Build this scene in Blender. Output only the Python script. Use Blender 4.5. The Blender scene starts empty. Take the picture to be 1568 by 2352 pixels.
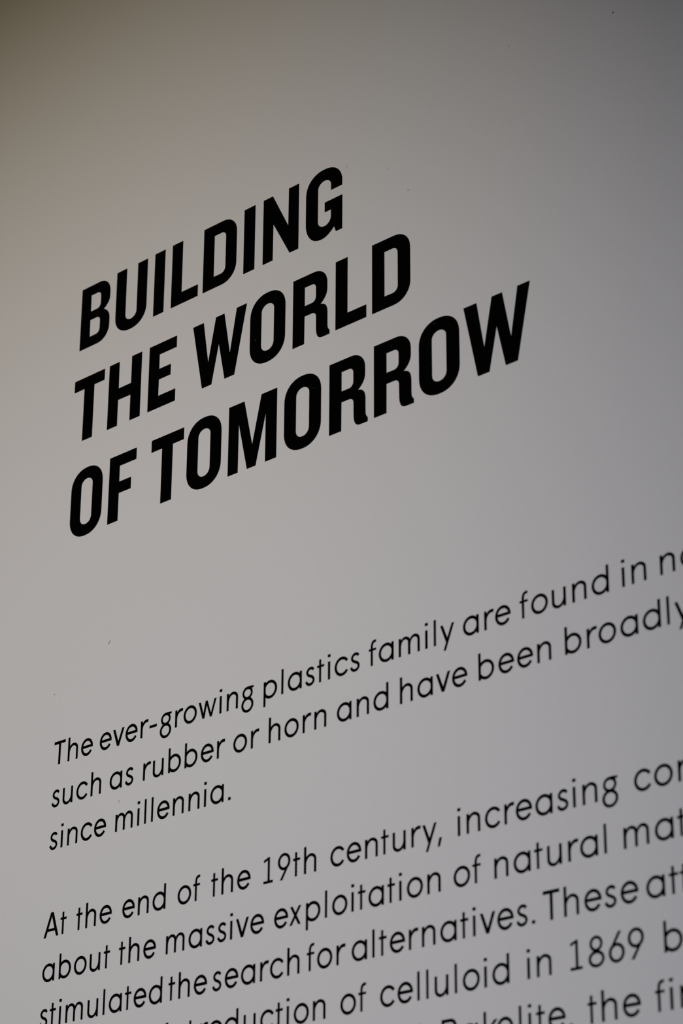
import bpy, bmesh, math, random
from mathutils import Matrix, Vector
from mathutils.geometry import tessellate_polygon

S = bpy.context.scene
COL = S.collection
CAM_H = 1.45                     # eye height of the photographer; the wall's front face is the plane y = 0

# ---------------------------------------------------------------- camera
cam_data = bpy.data.cameras.new('camera')
cam = bpy.data.objects.new('camera', cam_data)
COL.objects.link(cam)
cam_data.sensor_fit = 'HORIZONTAL'
cam_data.sensor_width = 24.0
cam_data.lens = 5600.0 / 1568.0 * 24.0          # short portrait telephoto, 85.7 mm
cam_data.clip_start = 0.05
cam_data.clip_end = 50
R = ((0.7299878, 0.2712268, 0.6273387), (0.6834442, -0.2959577, -0.6673178), (0.0046712, 0.9158849, -0.4014139))
M = Matrix(R).to_4x4()
M.translation = Vector((0.0, -1.0, CAM_H))
cam.matrix_world = M
cam_data.dof.use_dof = True
cam_data.dof.focus_distance = 1.615
cam_data.dof.aperture_fstop = 10.8
cam_data.dof.aperture_blades = 0
S.camera = cam

# ---------------------------------------------------------------- world, lights, exposure
world = bpy.data.worlds.new('world')
S.world = world
world.use_nodes = True
bg = world.node_tree.nodes['Background']
bg.inputs['Color'].default_value = (0.62, 0.74, 1.0, 1)
bg.inputs['Strength'].default_value = 0.004

def spot(name, loc, aim, half, watts, rgb):
    d = bpy.data.lights.new(name, 'SPOT')
    d.energy = watts
    d.color = rgb
    d.spot_size = 2 * half
    d.spot_blend = 1.0
    d.shadow_soft_size = 0.04
    o = bpy.data.objects.new(name, d)
    COL.objects.link(o)
    o.location = loc
    o.rotation_euler = (Vector(aim) - Vector(loc)).to_track_quat('-Z', 'Y').to_euler()
    return o
# two ceiling spotlights wash the wall: a narrow warm one on the left, a wider neutral one
spot('warm_spotlight', (-1.255, -1.9, 3.30), (-1.311, 0, 1.910), 0.377, 36.5, (1.0, 0.72, 0.20))
spot('neutral_spotlight', (-0.052, -1.9, 3.30), (-1.772, 0, 0.938), 0.511, 190.5, (0.82, 0.853, 1.0))

S.view_settings.view_transform = 'Standard'
S.view_settings.look = 'None'
S.view_settings.exposure = 0.0
S.view_settings.gamma = 1.0
S.view_settings.use_curve_mapping = False

# ---------------------------------------------------------------- materials
def material(name, rgb, rough, spec=0.5):
    m = bpy.data.materials.new(name)
    m.use_nodes = True
    b = m.node_tree.nodes['Principled BSDF']
    b.inputs['Base Color'].default_value = (*rgb, 1)
    b.inputs['Roughness'].default_value = rough
    b.inputs['Specular IOR Level'].default_value = spec
    return m, b, m.node_tree

def bumped(m, b, nt, scale, dist, strength, coords='Object'):
    tc = nt.nodes.new('ShaderNodeTexCoord')
    nz = nt.nodes.new('ShaderNodeTexNoise')
    nz.inputs['Scale'].default_value = scale
    nz.inputs['Detail'].default_value = 4
    bp = nt.nodes.new('ShaderNodeBump')
    bp.inputs['Distance'].default_value = dist
    bp.inputs['Strength'].default_value = strength
    nt.links.new(tc.outputs[coords], nz.inputs['Vector'])
    nt.links.new(nz.outputs['Fac'], bp.inputs['Height'])
    nt.links.new(bp.outputs['Normal'], b.inputs['Normal'])
    return tc, nz

m_wall, b, nt = material('matte_white_wall_paint', (0.80, 0.80, 0.80), 0.85, 0.15)
tc, nz = bumped(m_wall, b, nt, 900, 0.00012, 0.25)
# faint mottling of the paint
n2 = nt.nodes.new('ShaderNodeTexNoise')
n2.inputs['Scale'].default_value = 260
n2.inputs['Detail'].default_value = 3
mx = nt.nodes.new('ShaderNodeMix')
mx.data_type = 'RGBA'
mx.inputs['A'].default_value = (0.785, 0.785, 0.785, 1)
mx.inputs['B'].default_value = (0.815, 0.815, 0.815, 1)
nt.links.new(tc.outputs['Object'], n2.inputs['Vector'])
nt.links.new(n2.outputs['Fac'], mx.inputs['Factor'])
nt.links.new(mx.outputs['Result'], b.inputs['Base Color'])

m_vinyl, b, nt = material('matte_black_vinyl', (0.0006, 0.0006, 0.0006), 0.75, 0.015)
m_floor, b, nt = material('grey_screed_floor', (0.16, 0.155, 0.15), 0.6, 0.4)
bumped(m_floor, b, nt, 40, 0.001, 0.3)
m_ceiling, b, nt = material('dark_ceiling_paint', (0.10, 0.10, 0.10), 0.9, 0.1)
m_lint, b, nt = material('dark_grey_lint', (0.10, 0.10, 0.095), 0.9, 0.1)
bumped(m_lint, b, nt, 9000, 0.00005, 0.5)
m_pale, b, nt = material('pale_grey_lint', (0.36, 0.355, 0.34), 0.9, 0.1)
bumped(m_pale, b, nt, 9000, 0.00005, 0.5)
m_dust, b, nt = material('grey_dust', (0.13, 0.14, 0.13), 0.9, 0.1)
bumped(m_dust, b, nt, 9000, 0.00005, 0.5)

# ---------------------------------------------------------------- the room
def box(name, lo, hi, mat):
    me = bpy.data.meshes.new(name)
    bm = bmesh.new()
    bmesh.ops.create_cube(bm, size=1)
    for v in bm.verts:
        v.co = Vector([lo[i] + (v.co[i] + 0.5) * (hi[i] - lo[i]) for i in range(3)])
    bm.to_mesh(me)
    bm.free()
    me.materials.append(mat)
    o = bpy.data.objects.new(name, me)
    COL.objects.link(o)
    o['kind'] = 'structure'
    return o
box('wall_back', (-4.0, 0.0, 0.0), (4.0, 0.15, 3.6), m_wall)
box('floor', (-4.0, -4.0, -0.1), (4.0, 0.15, 0.0), m_floor)
box('ceiling', (-4.0, -4.0, 3.6), (4.0, 0.15, 3.7), m_ceiling)

# ---------------------------------------------------------------- letter shapes
# A glyph is a list of flat pieces in font units; each piece is an outline with optional holes.
def arc(cx, cy, rx, ry, a0, a1, n=14, p=2.0):
    """points of a (super)ellipse from a0 to a1 degrees"""
    out = []
    for i in range(n + 1):
        t = math.radians(a0 + (a1 - a0) * i / n)
        c, s = math.cos(t), math.sin(t)
        out.append((cx + rx * math.copysign(abs(c) ** (2 / p), c), cy + ry * math.copysign(abs(s) ** (2 / p), s)))
    return out

def bez(p0, p1, p2, p3, n=10):
    out = []
    for i in range(n + 1):
        t = i / n
        u = 1 - t
        out.append(tuple(u**3 * a + 3 * u*u*t * b_ + 3 * u*t*t * c + t**3 * d for a, b_, c, d in zip(p0, p1, p2, p3)))
    return out

def ring(cx, cy, ro, so, ri, si, n=48, p=2.0, dcx=0, dcy=0):
    return (arc(cx, cy, ro, so, 0, 360 - 360 / n, n - 1, p), [arc(cx + dcx, cy + dcy, ri, si, 0, 360 - 360 / n, n - 1, p)])

def sector(cx, cy, ro, so, ri, si, a0, a1, n=40):
    return (arc(cx, cy, ro, so, a0, a1, n) + arc(cx, cy, ri, si, a1, a0, n), [])

def smooth(pts, steps=5):
    """a smooth curve through pts"""
    P = [Vector((x, y)) for x, y in pts]
    P = [2 * P[0] - P[1]] + P + [2 * P[-1] - P[-2]]
    c = []
    for i in range(1, len(P) - 2):
        for k in range(steps):
            t = k / steps
            c.append(0.5 * (2 * P[i] + (P[i+1] - P[i-1]) * t + (2*P[i-1] - 5*P[i] + 4*P[i+1] - P[i+2]) * t*t
                            + (3*P[i] - P[i-1] - 3*P[i+1] + P[i+2]) * t**3))
    c.append(P[-2])
    return [tuple(q) for q in c]

def stroke(pts, w, steps=9):
    """a band of constant width along a smooth curve through pts"""
    c = [Vector(q) for q in smooth(pts, steps)]
    L, Rr = [], []
    for i, q in enumerate(c):
        d = (c[min(i + 1, len(c) - 1)] - c[max(i - 1, 0)]).normalized()
        nrm = Vector((-d.y, d.x)) * w / 2
        L.append(tuple(q + nrm))
        Rr.append(tuple(q - nrm))
    return (L + Rr[::-1], [])

def rect(x0, y0, x1, y1):
    return ([(x0, y0), (x1, y0), (x1, y1), (x0, y1)], [])

def poly(*pts):
    return (list(pts), [])

H = {}          # condensed bold capitals of the heading, cap height 1000
H['I'] = [rect(0, 0, 213, 1001)]
H['L'] = [poly((0, 1001), (212, 1001), (212, 181), (542, 181), (542, 0), (0, 0))]
H['T'] = [poly((0, 1001), (643, 1001), (643, 826), (428, 826), (428, 0), (215, 0), (215, 822), (0, 822))]
H['F'] = [poly((0, 1001), (548, 1001), (548, 829), (212, 829), (212, 587), (455, 587), (455, 415), (212, 415), (212, 0), (0, 0))]
H['E'] = [poly((0, 1001), (555, 1001), (555, 826), (212, 826), (212, 600), (448, 600), (448, 437), (212, 437), (212, 184),
               (555, 184), (555, 0), (0, 0))]
H['H'] = [poly((0, 1001), (211, 1001), (213, 581), (469, 581), (469, 1001), (678, 1001), (678, 0), (468, 0), (466, 399), (211, 401),
               (210, 0), (0, 0))]
H['N'] = [poly((0, 1001), (177, 1000), (477, 427), (480, 1000), (671, 1000), (671, -3), (507, -3), (195, 556), (191, 0), (0, 0))]
H['M'] = [poly((0, 1004), (288, 1004), (449, 325), (607, 1004), (896, 1004), (896, 0), (693, 0), (691, 702), (519, 0), (359, 0),
               (191, 702), (189, 0), (0, 0))]
H['W'] = [poly((0, 1003), (209, 1003), (319, 359), (450, 1003), (614, 1003), (738, 359), (853, 1003), (1047, 1003), (833, 2),
               (646, 2), (519, 573), (394, 2), (210, 2))]
H['U'] = [([(0, 1001), (0, 262)] + arc(327, 262, 327, 281, 180, 360, 30, 2.15) + [(650, 996), (445, 996)]
           + arc(331, 255, 117, 111, 0, -180, 20, 2.15) + [(211, 1001)], [])]
H['O'] = [(arc(329, 715, 330, 308, 0, 180, 30, 2.2) + arc(329, 285, 330, 308, 180, 360, 30, 2.2),
           [arc(330, 748, 117, 102, 0, 180, 20, 2.0) + arc(330, 260, 117, 112, 180, 360, 20, 2.1)])]
H['D'] = [([(0, 0), (330, 0)] + arc(372, 264, 282, 264, -90, 0, 14, 2.1) + arc(372, 736, 282, 266, 0, 90, 14, 2.1) + [(0, 1002)],
           [[(214, 178)] + arc(350, 265, 91, 89, -90, 0, 10, 2.1) + arc(350, 735, 91, 90, 0, 90, 10, 2.1) + [(214, 825)]])]
H['B'] = [([(0, 0), (330, 0)] + arc(378, 225, 248, 225, -90, 0, 14, 2.1)
           + bez((626, 325), (626, 420), (575, 480), (494, 518)) + bez((494, 518), (565, 560), (620, 615), (620, 690))
           + arc(378, 768, 242, 235, 0, 90, 14, 2.1) + [(0, 1002)],
           [[(211, 575)] + arc(340, 655, 80, 80, -90, 0, 9, 2.2) + arc(340, 760, 80, 81, 0, 90, 9, 2.2) + [(208, 841)],
            [(211, 163)] + arc(340, 243, 80, 80, -90, 0, 9, 2.2) + arc(340, 357, 80, 79, 0, 90, 9, 2.2) + [(208, 436)]])]
H['R'] = [([(0, 0), (212, 0), (214, 404)] + arc(345, 327, 77, 77, 90, 0, 9, 2.2) + [(424, 170)]
           + bez((424, 170), (424, 45), (455, -8), (545, -8)) + [(667, -8), (667, 50)]
           + bez((667, 50), (640, 72), (629, 100), (629, 150)) + bez((628, 320), (628, 420), (590, 475), (500, 484))
           + bez((500, 484), (580, 540), (622, 600), (622, 680)) + arc(375, 770, 247, 233, 0, 90, 14, 2.1) + [(0, 1003)],
           [[(215, 557)] + arc(340, 640, 78, 83, -90, 0, 9, 2.2) + arc(340, 754, 78, 80, 0, 90, 9, 2.2) + [(214, 834)]])]
H['G'] = [(arc(332, 715, 332, 308, 5, 180, 30, 2.2) + smooth([(0, 285), (5, 235), (23, 160), (60, 88), (108, 32), (172, -9), (243, -29),
                                                              (315, -31), (382, -15), (437, 14), (481, 45), (520, 78)]) + [(551, -7), (666, -7), (666, 507), (346, 507), (346, 359), (460, 359)]
           + arc(341, 262, 119, 113, 0, -180, 20, 2.05) + arc(341, 744, 119, 104, 180, 0, 20, 2.0) + [(459, 658), (662, 658)], [])]
for k_, v_ in H.items():            # drop repeated points
    H[k_] = [([p for i, p in enumerate(o) if (Vector(p) - Vector(o[i - 1])).length > 0.5],
              [[p for i, p in enumerate(h) if (Vector(p) - Vector(h[i - 1])).length > 0.5] for h in hs]) for o, hs in v_]

T = {}          # light geometric text face, unit 1000 = BODY_EM; x-height 550, ascender 790
W_ = 92
def bowl(cx, lo=-999, hi=999):   # the round part of a, b, d, o, p; cut off inside the stem at lo or hi
    o, hs = ring(cx, 278, 294, 292, 203, 204)
    cut = lambda lp, a, b_: [(min(max(x, a), b_), y) for x, y in lp]
    return (cut(o, lo, hi), [cut(hs[0], lo + 25, hi - 25)])
def arch(x0, x1, top=571, inner=488):
    """the shoulder joining a stem that ends at x0 (left edge) to a right-hand stem whose right edge is x1"""
    xm = x0 + (x1 - x0) * 0.56
    o = bez((x0 + 50, 420), (x0 + 95, 520), (xm - 75, top), (xm, top)) + bez((xm, top), (xm + 90, top), (x1, top - 60), (x1, top - 195))
    i = bez((x1 - 90, top - 200), (x1 - 90, inner - 45), (xm + 55, inner), (xm - 12, inner)) + \
        bez((xm - 12, inner), (xm - 100, inner), (x0 + 92, inner - 110), (x0 + 91, inner - 205))
    return (o + [(x1, 0), (x1 - 90, 0)] + i, [])
T['l'] = [rect(0, 0, 86, 785)]
T['i'] = [rect(0, 0, 92, 556), poly((-8, 692), (105, 692), (105, 779), (-8, 779))]
T['o'] = [bowl(294)]
T['a'] = [bowl(293, hi=535), rect(490, 0, 580, 552)]
T['d'] = [bowl(293, hi=535), rect(490, 0, 580, 786)]
T['b'] = [bowl(272, 45), rect(0, 0, 89, 794)]
T['p'] = [bowl(273, 45), rect(0, -236, 89, 548)]
T['n'] = [rect(0, 0, 90, 550), arch(0, 487)]
T['h'] = [rect(0, 0, 92, 793), arch(0, 489)]
T['m'] = [rect(0, 0, 90, 550), arch(0, 446), arch(357, 806)]
T['u'] = [([(487 - x, 550 - y) for x, y in o], []) for o, _ in T['n']]
T['r'] = [rect(0, 0, 90, 553), (bez((50, 400), (110, 520), (180, 575), (275, 573)) + bez((275, 573), (310, 573), (340, 567), (352, 560))
          + [(332, 471)] + bez((332, 471), (295, 484), (215, 492), (155, 425)) + bez((155, 425), (110, 375), (90, 330), (90, 240)), [])]
T['t'] = [rect(0, 0, 84, 710), rect(-80, 463, 204, 534)]
T['f'] = [poly((76, 0), (160, 0), (160, 560), (76, 560)), rect(0, 462, 290, 528),
          (bez((76, 555), (76, 700), (130, 783), (240, 783)) + [(266, 782), (296, 774), (280, 703)]
           + bez((280, 703), (215, 718), (160, 690), (160, 555)), [])]
T['v'] = [poly((0, 563), (100, 563), (263, 148), (430, 563), (532, 563), (312, -3), (208, -3))]
T['w'] = [poly((0, 556), (97, 556), (272, 5), (181, 5)), poly((306, 556), (394, 556), (272, 5), (181, 5)),
          poly((306, 556), (394, 556), (596, 3), (510, 3)), poly((696, 556), (786, 556), (596, 3), (510, 3))]
T['y'] = [poly((0, 547), (97, 547), (262, 148), (428, 547), (523, 547), (207, -227), (118, -227), (212, 6))]
T['x'] = [poly((-8, 542), (95, 542), (418, 0), (315, 0)), poly((335, 542), (436, 542), (70, 0), (-32, 0))]
T['k'] = [rect(0, 0, 88, 794), poly((60, 235), (150, 245), (480, 556), (355, 556)), poly((150, 300), (225, 372), (500, 0), (388, 0))]
T['c'] = [sector(293, 281, 293, 297, 202, 209, 33, 326, 44)]
T['e'] = [sector(280, 283, 280, 294, 190, 205, -3, 328, 48), rect(60, 257, 556, 341)]
T['s'] = [stroke([(300, 462), (266, 508), (200, 532), (118, 515), (58, 455), (50, 388), (100, 322), (180, 285), (262, 238),
                  (306, 165), (285, 85), (220, 40), (140, 30), (62, 62), (0, 140)], 84)]
T['g'] = [ring(214, 382, 218, 205, 138, 122), ring(214, 6, 258, 241, 170, 160),
          poly((190, 585), (300, 592), (472, 577), (470, 522), (384, 508), (335, 500), (300, 540))]
T['T'] = [rect(0, 696, 547, 790), rect(225, 0, 324, 740)]
T['A'] = [([(0, -4), (106, -4), (180, 180), (525, 180), (596, -4), (706, -4), (428, 784), (304, 784)],
           [[(212, 264), (362, 652), (494, 264)]])]
T['B'] = [([(0, 0), (300, 0)] + arc(330, 215, 235, 215, -90, 0, 12) + bez((565, 230), (565, 330), (520, 390), (430, 412))
           + bez((430, 412), (490, 440), (525, 500), (525, 570)) + arc(310, 580, 215, 205, 0, 90, 12) + [(0, 785)],
           [[(92, 88)] + arc(325, 225, 150, 137, -90, 0, 10) + arc(325, 235, 150, 128, 0, 90, 10) + [(92, 363)],
            [(92, 448)] + arc(305, 573, 128, 125, -90, 90, 16) + [(92, 698)]])]
T['1'] = [poly((163, 0), (250, 0), (250, 773), (196, 773), (0, 696), (8, 622), (163, 684)), rect(-8, -4, 378, 72)]
T['9'] = [ring(252, 524, 252, 254, 162, 172), poly((500, 470), (190, -14), (88, -14), (318, 330), (420, 470))]
T['6'] = [([(505 - x, 762 - y) for x, y in o], [[(505 - x, 762 - y) for x, y in h] for h in hs]) for o, hs in T['9']]
T['8'] = [ring(212, 572, 208, 205, 126, 128), ring(212, 182, 256, 218, 170, 138)]
T['-'] = [rect(0, 240, 338, 325)]
T['.'] = [rect(0, 0, 112, 92)]
T[','] = [poly((10, 92), (112, 92), (34, -158), (-48, -158))]

THICK = 0.00015          # vinyl film
_cache = {}
def letter_mesh(font, ch, em):
    key = (id(font), ch)
    if key in _cache:
        return _cache[key]
    bm = bmesh.new()
    s = em / 1000.0
    for k_, (outline, holes) in enumerate(font[ch]):
        loops = [outline] + holes
        flat = [p for lp in loops for p in lp]
        tris = tessellate_polygon([[Vector((x, y, 0)) for x, y in lp] for lp in loops])
        back = [bm.verts.new((x * s, -0.00001, y * s)) for x, y in flat]
        front = [bm.verts.new((x * s, -THICK - k_ * 2e-6, y * s)) for x, y in flat]
        for t in tris:
            a, b_, c = (Vector(flat[i]) for i in t)
            if abs((b_ - a).cross(c - a)) < 1e-9:
                continue
            t = t if (b_ - a).cross(c - a) > 0 else t[::-1]
            try:
                bm.faces.new([front[i] for i in t])
                bm.faces.new([back[i] for i in reversed(t)])
            except ValueError:
                pass
        k = 0
        for lp in loops:
            n = len(lp)
            for i in range(n):
                j = (i + 1) % n
                try:
                    bm.faces.new((front[k + i], front[k + j], back[k + j], back[k + i]))
                except ValueError:
                    pass
            k += n
    bmesh.ops.recalc_face_normals(bm, faces=bm.faces)
    me = bpy.data.meshes.new('letter')
    bm.to_mesh(me)
    bm.free()
    me.materials.append(m_vinyl)
    _cache[key] = me
    return me

def text_line(font, em, v, words, name, label, category, group):
    """one line of wall lettering: line > word > letter; v is the baseline above eye height"""
    x0 = words[0][1][0]
    z = CAM_H + v
    root = bpy.data.objects.new(name, None)
    root.empty_display_size = 0.02
    COL.objects.link(root)
    root.location = (x0, 0, z)
    root['label'] = label
    root['category'] = category
    root['group'] = group
    for w, xs in words:
        wo = bpy.data.objects.new('word', None)
        wo.empty_display_size = 0.01
        COL.objects.link(wo)
        wo.parent = root
        wo.location = (xs[0] - x0, 0, 0)
        wo['label'] = ('number reading ' + w if w.isdigit() else 'word with a capital B and a comma' if w[0] == 'B' and w[-1] == ','
                       else 'word reading ' + w.rstrip('.,'))
        for ch, x in zip(w, xs):
            kind = 'digit' if ch.isdigit() else 'hyphen' if ch == '-' else 'full_stop' if ch == '.' else 'comma' if ch == ',' else 'letter'
            o = bpy.data.objects.new(kind, letter_mesh(font, ch, em))
            COL.objects.link(o)
            o.parent = wo
            o.location = (x - xs[0], 0, 0)
    return root

# ---------------------------------------------------------------- the heading
CAP = 0.04941
HEAD = [
    (0.80293, [('BUILDING', [-1.1975, -1.1602, -1.1205, -1.1026, -1.0710, -1.0317, -1.0134, -0.9736])],
     'top line of the bold black heading on the white wall, reading BUILDING'),
    (0.72973, [('THE', [-1.2003, -1.1636, -1.1224]), ('WORLD', [-1.0791, -1.0238, -0.9843, -0.9462, -0.9145])],
     'middle line of the bold black heading on the white wall, reading THE WORLD'),
    (0.65677, [('OF', [-1.1979, -1.1586]), ('TOMORROW', [-1.1165, -1.0811, -1.0418, -0.9908, -0.9511, -0.9130, -0.8757, -0.8396])],
     'bottom and longest line of the bold black heading, reading OF TOMORROW'),
]
for v, words, label in HEAD:
    text_line(H, CAP, v, words, 'heading_line', label, 'heading', 'lines of the bold black heading')

# ---------------------------------------------------------------- the two paragraphs (x positions in 0.1 mm)
BODY_EM = 0.0205
BODY = [
    (0.49480, [('The', [-12013.0, -11872.5, -11739.6]),
        ('ever-growing', [-11556.0, -11429.1, -11306.9, -11162.6, -11079.3, -10971.2, -10840.0, -10762.1, -10626.2, -10436.8, -10372.6, -10233.1]),
        ('plastics', [-10049.5, -9896.7, -9841.9, -9687.3, -9578.7, -9505.4, -9450.6, -9317.2]),
        ('family', [-9172.8, -9092.9, -8935.0, -8728.5, -8662.7, -8613.1]),
        ('are', [-8440.6, -8281.9, -8201.4]),
        ('found', [-8021.3, -7939.1, -7791.2, -7648.0, -7512.7]),
        ('in', [-7305.1, -7241.2]),
        ('na', [-7050.9, -6916.5])]),
    (0.46566, [('such', [-12004.7, -11902.0, -11765.9, -11624.5]),
        ('as', [-11441.4, -11286.7]),
        ('rubber', [-11123.6, -11032.6, -10889.6, -10739.9, -10593.5, -10449.4]),
        ('or', [-10305.5, -10151.6]),
        ('horn', [-9998.9, -9865.0, -9711.8, -9615.3]),
        ('and', [-9429.3, -9269.9, -9135.7]),
        ('have', [-8927.4, -8791.9, -8649.6, -8528.0]),
        ('been', [-8331.5, -8185.2, -8049.3, -7906.0]),
        ('broadly', [-7711.0, -7559.0, -7479.0, -7330.3, -7180.5, -7022.0, -6970.7])]),
    (0.43677, [('since', [-12003.6, -11898.1, -11833.8, -11701.9, -11572.5]),
        ('millennia.', [-11369.2, -11161.7, -11096.6, -11032.6, -10978.3, -10834.0, -10692.5, -10553.4, -10497.8, -10340.0])]),
    (0.37850, [('At', [-12018.2, -11842.2]),
        ('the', [-11687.7, -11614.5, -11480.6]),
        ('end', [-11267.7, -11123.5, -10989.8]),
        ('of', [-10764.0, -10626.7]),
        ('the', [-10452.6, -10379.1, -10244.9]),
        ('19th', [-10020.4, -9902.5, -9761.2, -9687.8]),
        ('century,', [-9474.7, -9345.3, -9202.0, -9060.3, -8988.4, -8846.7, -8763.7, -8640.8]),
        ('increasing', [-8502.3, -8438.2, -8305.0, -8166.7, -8086.1, -7949.3, -7794.6, -7691.9, -7627.6, -7488.0]),
        ('con', [-7285.9, -7156.5, -7004.1])]),
    (0.34957, [('about', [-12011.0, -11849.7, -11704.5, -11555.4, -11408.0]),
        ('the', [-11266.4, -11193.1, -11058.4]),
        ('massive', [-10854.7, -10654.3, -10499.4, -10398.7, -10295.3, -10246.6, -10124.2]),
        ('exploitation', [-9926.5, -9794.7, -9667.7, -9515.6, -9458.4, -9307.1, -9239.8, -9174.7, -9013.9, -8940.8, -8882.8, -8731.0]),
        ('of', [-8537.9, -8401.2]),
        ('natural', [-8246.1, -8110.2, -7950.0, -7878.0, -7736.8, -7655.7, -7496.9]),
        ('mat', [-7369.8, -7168.3, -7008.2])]),
    (0.32050, [('stimulated', [-12008.5, -11901.0, -11827.2, -11764.2, -11556.3, -11411.8, -11356.4, -11194.4, -11129.5, -10992.8]),
        ('the', [-10802.8, -10730.5, -10596.2]),
        ('search', [-10430.7, -10331.2, -10194.4, -10035.7, -9953.8, -9814.3]),
        ('for', [-9656.8, -9574.6, -9422.4]),
        ('alternatives.', [-9303.8, -9145.3, -9078.7, -9013.0, -8870.8, -8773.9, -8639.2, -8478.0, -8404.3, -8354.3, -8232.7, -8093.9, -7994.4]),
        ('These', [-7916.1, -7776.4, -7641.0, -7502.2, -7403.5]),
        ('att', [-7239.4, -7078.1, -7009.8])]),
    (0.29144, [('introduction', [-10831.2, -10765.4, -10625.6, -10535.1, -10458.5, -10327.8, -10164.6, -10027.0, -9886.4, -9813.0, -9756.2, -9604.7]),
        ('of', [-9389.6, -9252.0]),
        ('celluloid', [-9086.8, -8956.9, -8810.5, -8745.7, -8684.4, -8540.3, -8482.8, -8331.5, -8274.7]),
        ('in', [-8034.6, -7970.2]),
        ('1869', [-7744.1, -7617.8, -7495.4, -7370.7]),
        ('b', [-7144.5])]),
    (0.26218, [('of', [-8976.3, -8838.9]),
        ('Bakelite,', [-8637.5, -8501.3, -8341.9, -8252.1, -8099.6, -8035.5, -7967.5, -7902.7, -7763.6]),
        ('the', [-7627.5, -7554.6, -7419.1]),
        ('fir', [-7215.4, -7123.7, -7060.2])]),
]
BODY_LABEL = [
    'first line of small black text under the heading, starting "The ever-growing plastics family"',
    'second line of small black text under the heading, starting "such as rubber or horn"',
    'short third line of small black text under the heading, reading "since millennia."',
    'top line of the lower black text paragraph, starting "At the end of the 19th century"',
    'second line of the lower black text paragraph, starting "about the massive exploitation"',
    'third line of the lower black text paragraph, starting "stimulated the search for alternatives"',
    'fourth line of the lower paragraph, "introduction of celluloid in 1869", partly below the frame',
    'lowest visible black text line, cut by the bottom edge, ending "the fir"',
]
for i, (v, words) in enumerate(BODY):
    text_line(T, BODY_EM, v, [(w, [x * 1e-4 for x in xs]) for w, xs in words], 'text_line', BODY_LABEL[i], 'text',
              'lines of the first small text paragraph' if i < 3 else 'lines of the lower small text paragraph')

# ---------------------------------------------------------------- lint and dust caught on the wall and on the film
rng = random.Random(4)
def grain(name, x, v, w, h, y0, mat, label, group, ang=0.0):
    """an irregular flake w x h metres lying on the surface at depth y0"""
    bm = bmesh.new()
    bmesh.ops.create_icosphere(bm, subdivisions=2, radius=0.5)
    t = min(w, h) * 0.35
    ca, sa = math.cos(ang), math.sin(ang)
    for q in bm.verts:
        k = 1 + rng.uniform(-0.28, 0.28)
        a, c = q.co.x * w * k, q.co.z * h * k
        q.co = Vector((a * ca - c * sa, q.co.y * t - t * 0.5, a * sa + c * ca))
    me = bpy.data.meshes.new(name)
    bm.to_mesh(me)
    bm.free()
    me.materials.append(mat)
    o = bpy.data.objects.new(name, me)
    COL.objects.link(o)
    o.location = (x, y0, CAM_H + v)
    o['label'] = label
    o['category'] = 'speck'
    o['group'] = group

def fibre(x, v, pts, r, mat, label):
    """a hair as a thin tube through pts, relative to (x, v), lying on the wall"""
    bm = bmesh.new()
    rings = []
    P = [Vector((a, -r * 1.02, c)) for a, c in pts]
    for i, q in enumerate(P):
        d = (P[min(i + 1, len(P) - 1)] - P[max(i - 1, 0)]).normalized()
        side = d.cross(Vector((0, 1, 0))).normalized()
        rr = r * (0.55 if i in (0, len(P) - 1) else 1)
        rings.append([bm.verts.new(q + (side * math.cos(k * math.pi / 3) + Vector((0, 1, 0)) * math.sin(k * math.pi / 3)) * rr)
                      for k in range(6)])
    for a, b_ in zip(rings, rings[1:]):
        for k in range(6):
            bm.faces.new((a[k], a[(k + 1) % 6], b_[(k + 1) % 6], b_[k]))
    bm.faces.new(rings[0])
    bm.faces.new(rings[-1][::-1])
    bmesh.ops.recalc_face_normals(bm, faces=bm.faces)
    me = bpy.data.meshes.new('lint_hair')
    bm.to_mesh(me)
    bm.free()
    me.materials.append(mat)
    o = bpy.data.objects.new('lint_hair', me)
    COL.objects.link(o)
    o.location = (x, 0, CAM_H + v)
    o['label'] = label
    o['category'] = 'hair'
    o['group'] = 'short hairs stuck to the wall'

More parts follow.
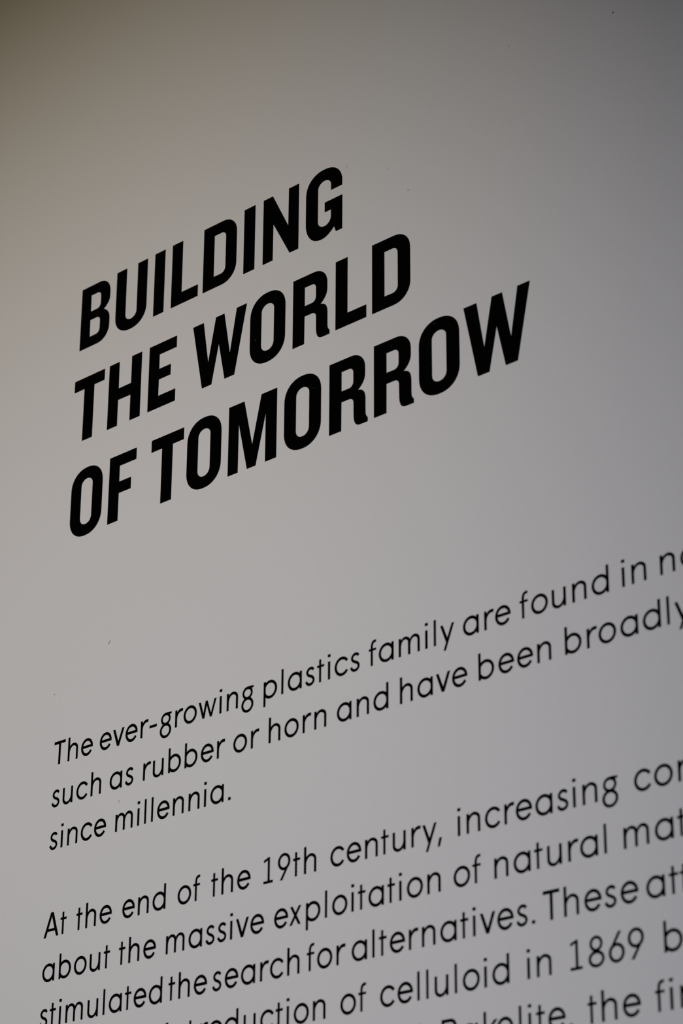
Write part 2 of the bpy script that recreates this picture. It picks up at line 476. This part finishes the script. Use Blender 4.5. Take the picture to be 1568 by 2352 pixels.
GW = 'dark specks on the bare wall'
grain('dust_speck', -0.71838, 0.86356, 0.0010, 0.0011, 0, m_lint, 'dark speck on the bare wall near the top right corner of the photo', GW, 0.6)
grain('dust_speck', -0.79877, 0.87697, 0.0005, 0.0006, 0, m_lint, 'tiny dark speck high on the bare wall, left of the top right speck', GW)
grain('dust_speck', -0.90001, 0.83062, 0.0004, 0.0008, 0, m_pale, 'tiny grey speck on the wall right of the letter G, the upper of two', GW, -0.4)
grain('dust_speck', -0.88355, 0.80783, 0.0007, 0.0006, 0, m_lint, 'tiny grey speck on the wall above the letter D of WORLD', GW, 0.8)
grain('dust_speck', -1.20442, 0.54568, 0.0007, 0.0006, 0, m_pale, 'tiny grey speck on the wall above the word The at left', GW)
fibre(-0.93707, 0.84713, [(0.00047, 0.00195), (0.0002, 0.0008), (-0.0001, -0.0004), (-0.00048, -0.00196)], 0.00011, m_pale,
      'thin straight hair on the wall just right of the letter G of BUILDING')
fibre(-1.15072, 0.56944, [(0.00132, 0.0012), (0.0005, 0.0005), (-0.0004, -0.0004), (-0.00132, -0.0012)], 0.00016, m_pale,
      'thin slanted hair on the wall above the words ever-growing')
fibre(-1.13430, 0.45650, [(0.0006, 0.0009), (-0.0001, 0.0008), (-0.00055, 0.0003), (-0.0003, -0.0003), (0.0006, -0.0009)], 0.00012, m_pale,
      'tiny curled hair on the wall below the words as rubber')
GL = 'pale dust specks on the heading letters'
for x, v, w, h, lab in [
    (-1.04057, 0.84122, 0.0004, 0.0004, 'pale dust speck on the upper right curve of the D of BUILDING'),
    (-1.01836, 0.74796, 0.0005, 0.0010, 'greenish grey dust speck on the left side of the O of WORLD'),
    (-1.00624, 0.73164, 0.0005, 0.0004, 'pale dust speck at the bottom of the O of WORLD'),
    (-0.96479, 0.69491, 0.0006, 0.0004, 'pale dust speck on the upper right of the middle O of TOMORROW'),
    (-0.89800, 0.70140, 0.0004, 0.0004, 'pale dust speck on the bowl of the second R of TOMORROW'),
    (-0.86321, 0.70476, 0.0006, 0.0004, 'pale dust speck on the upper left of the last O of TOMORROW'),
]:
    grain('dust_speck', x, v, w, h, -THICK, m_dust, lab, GL)
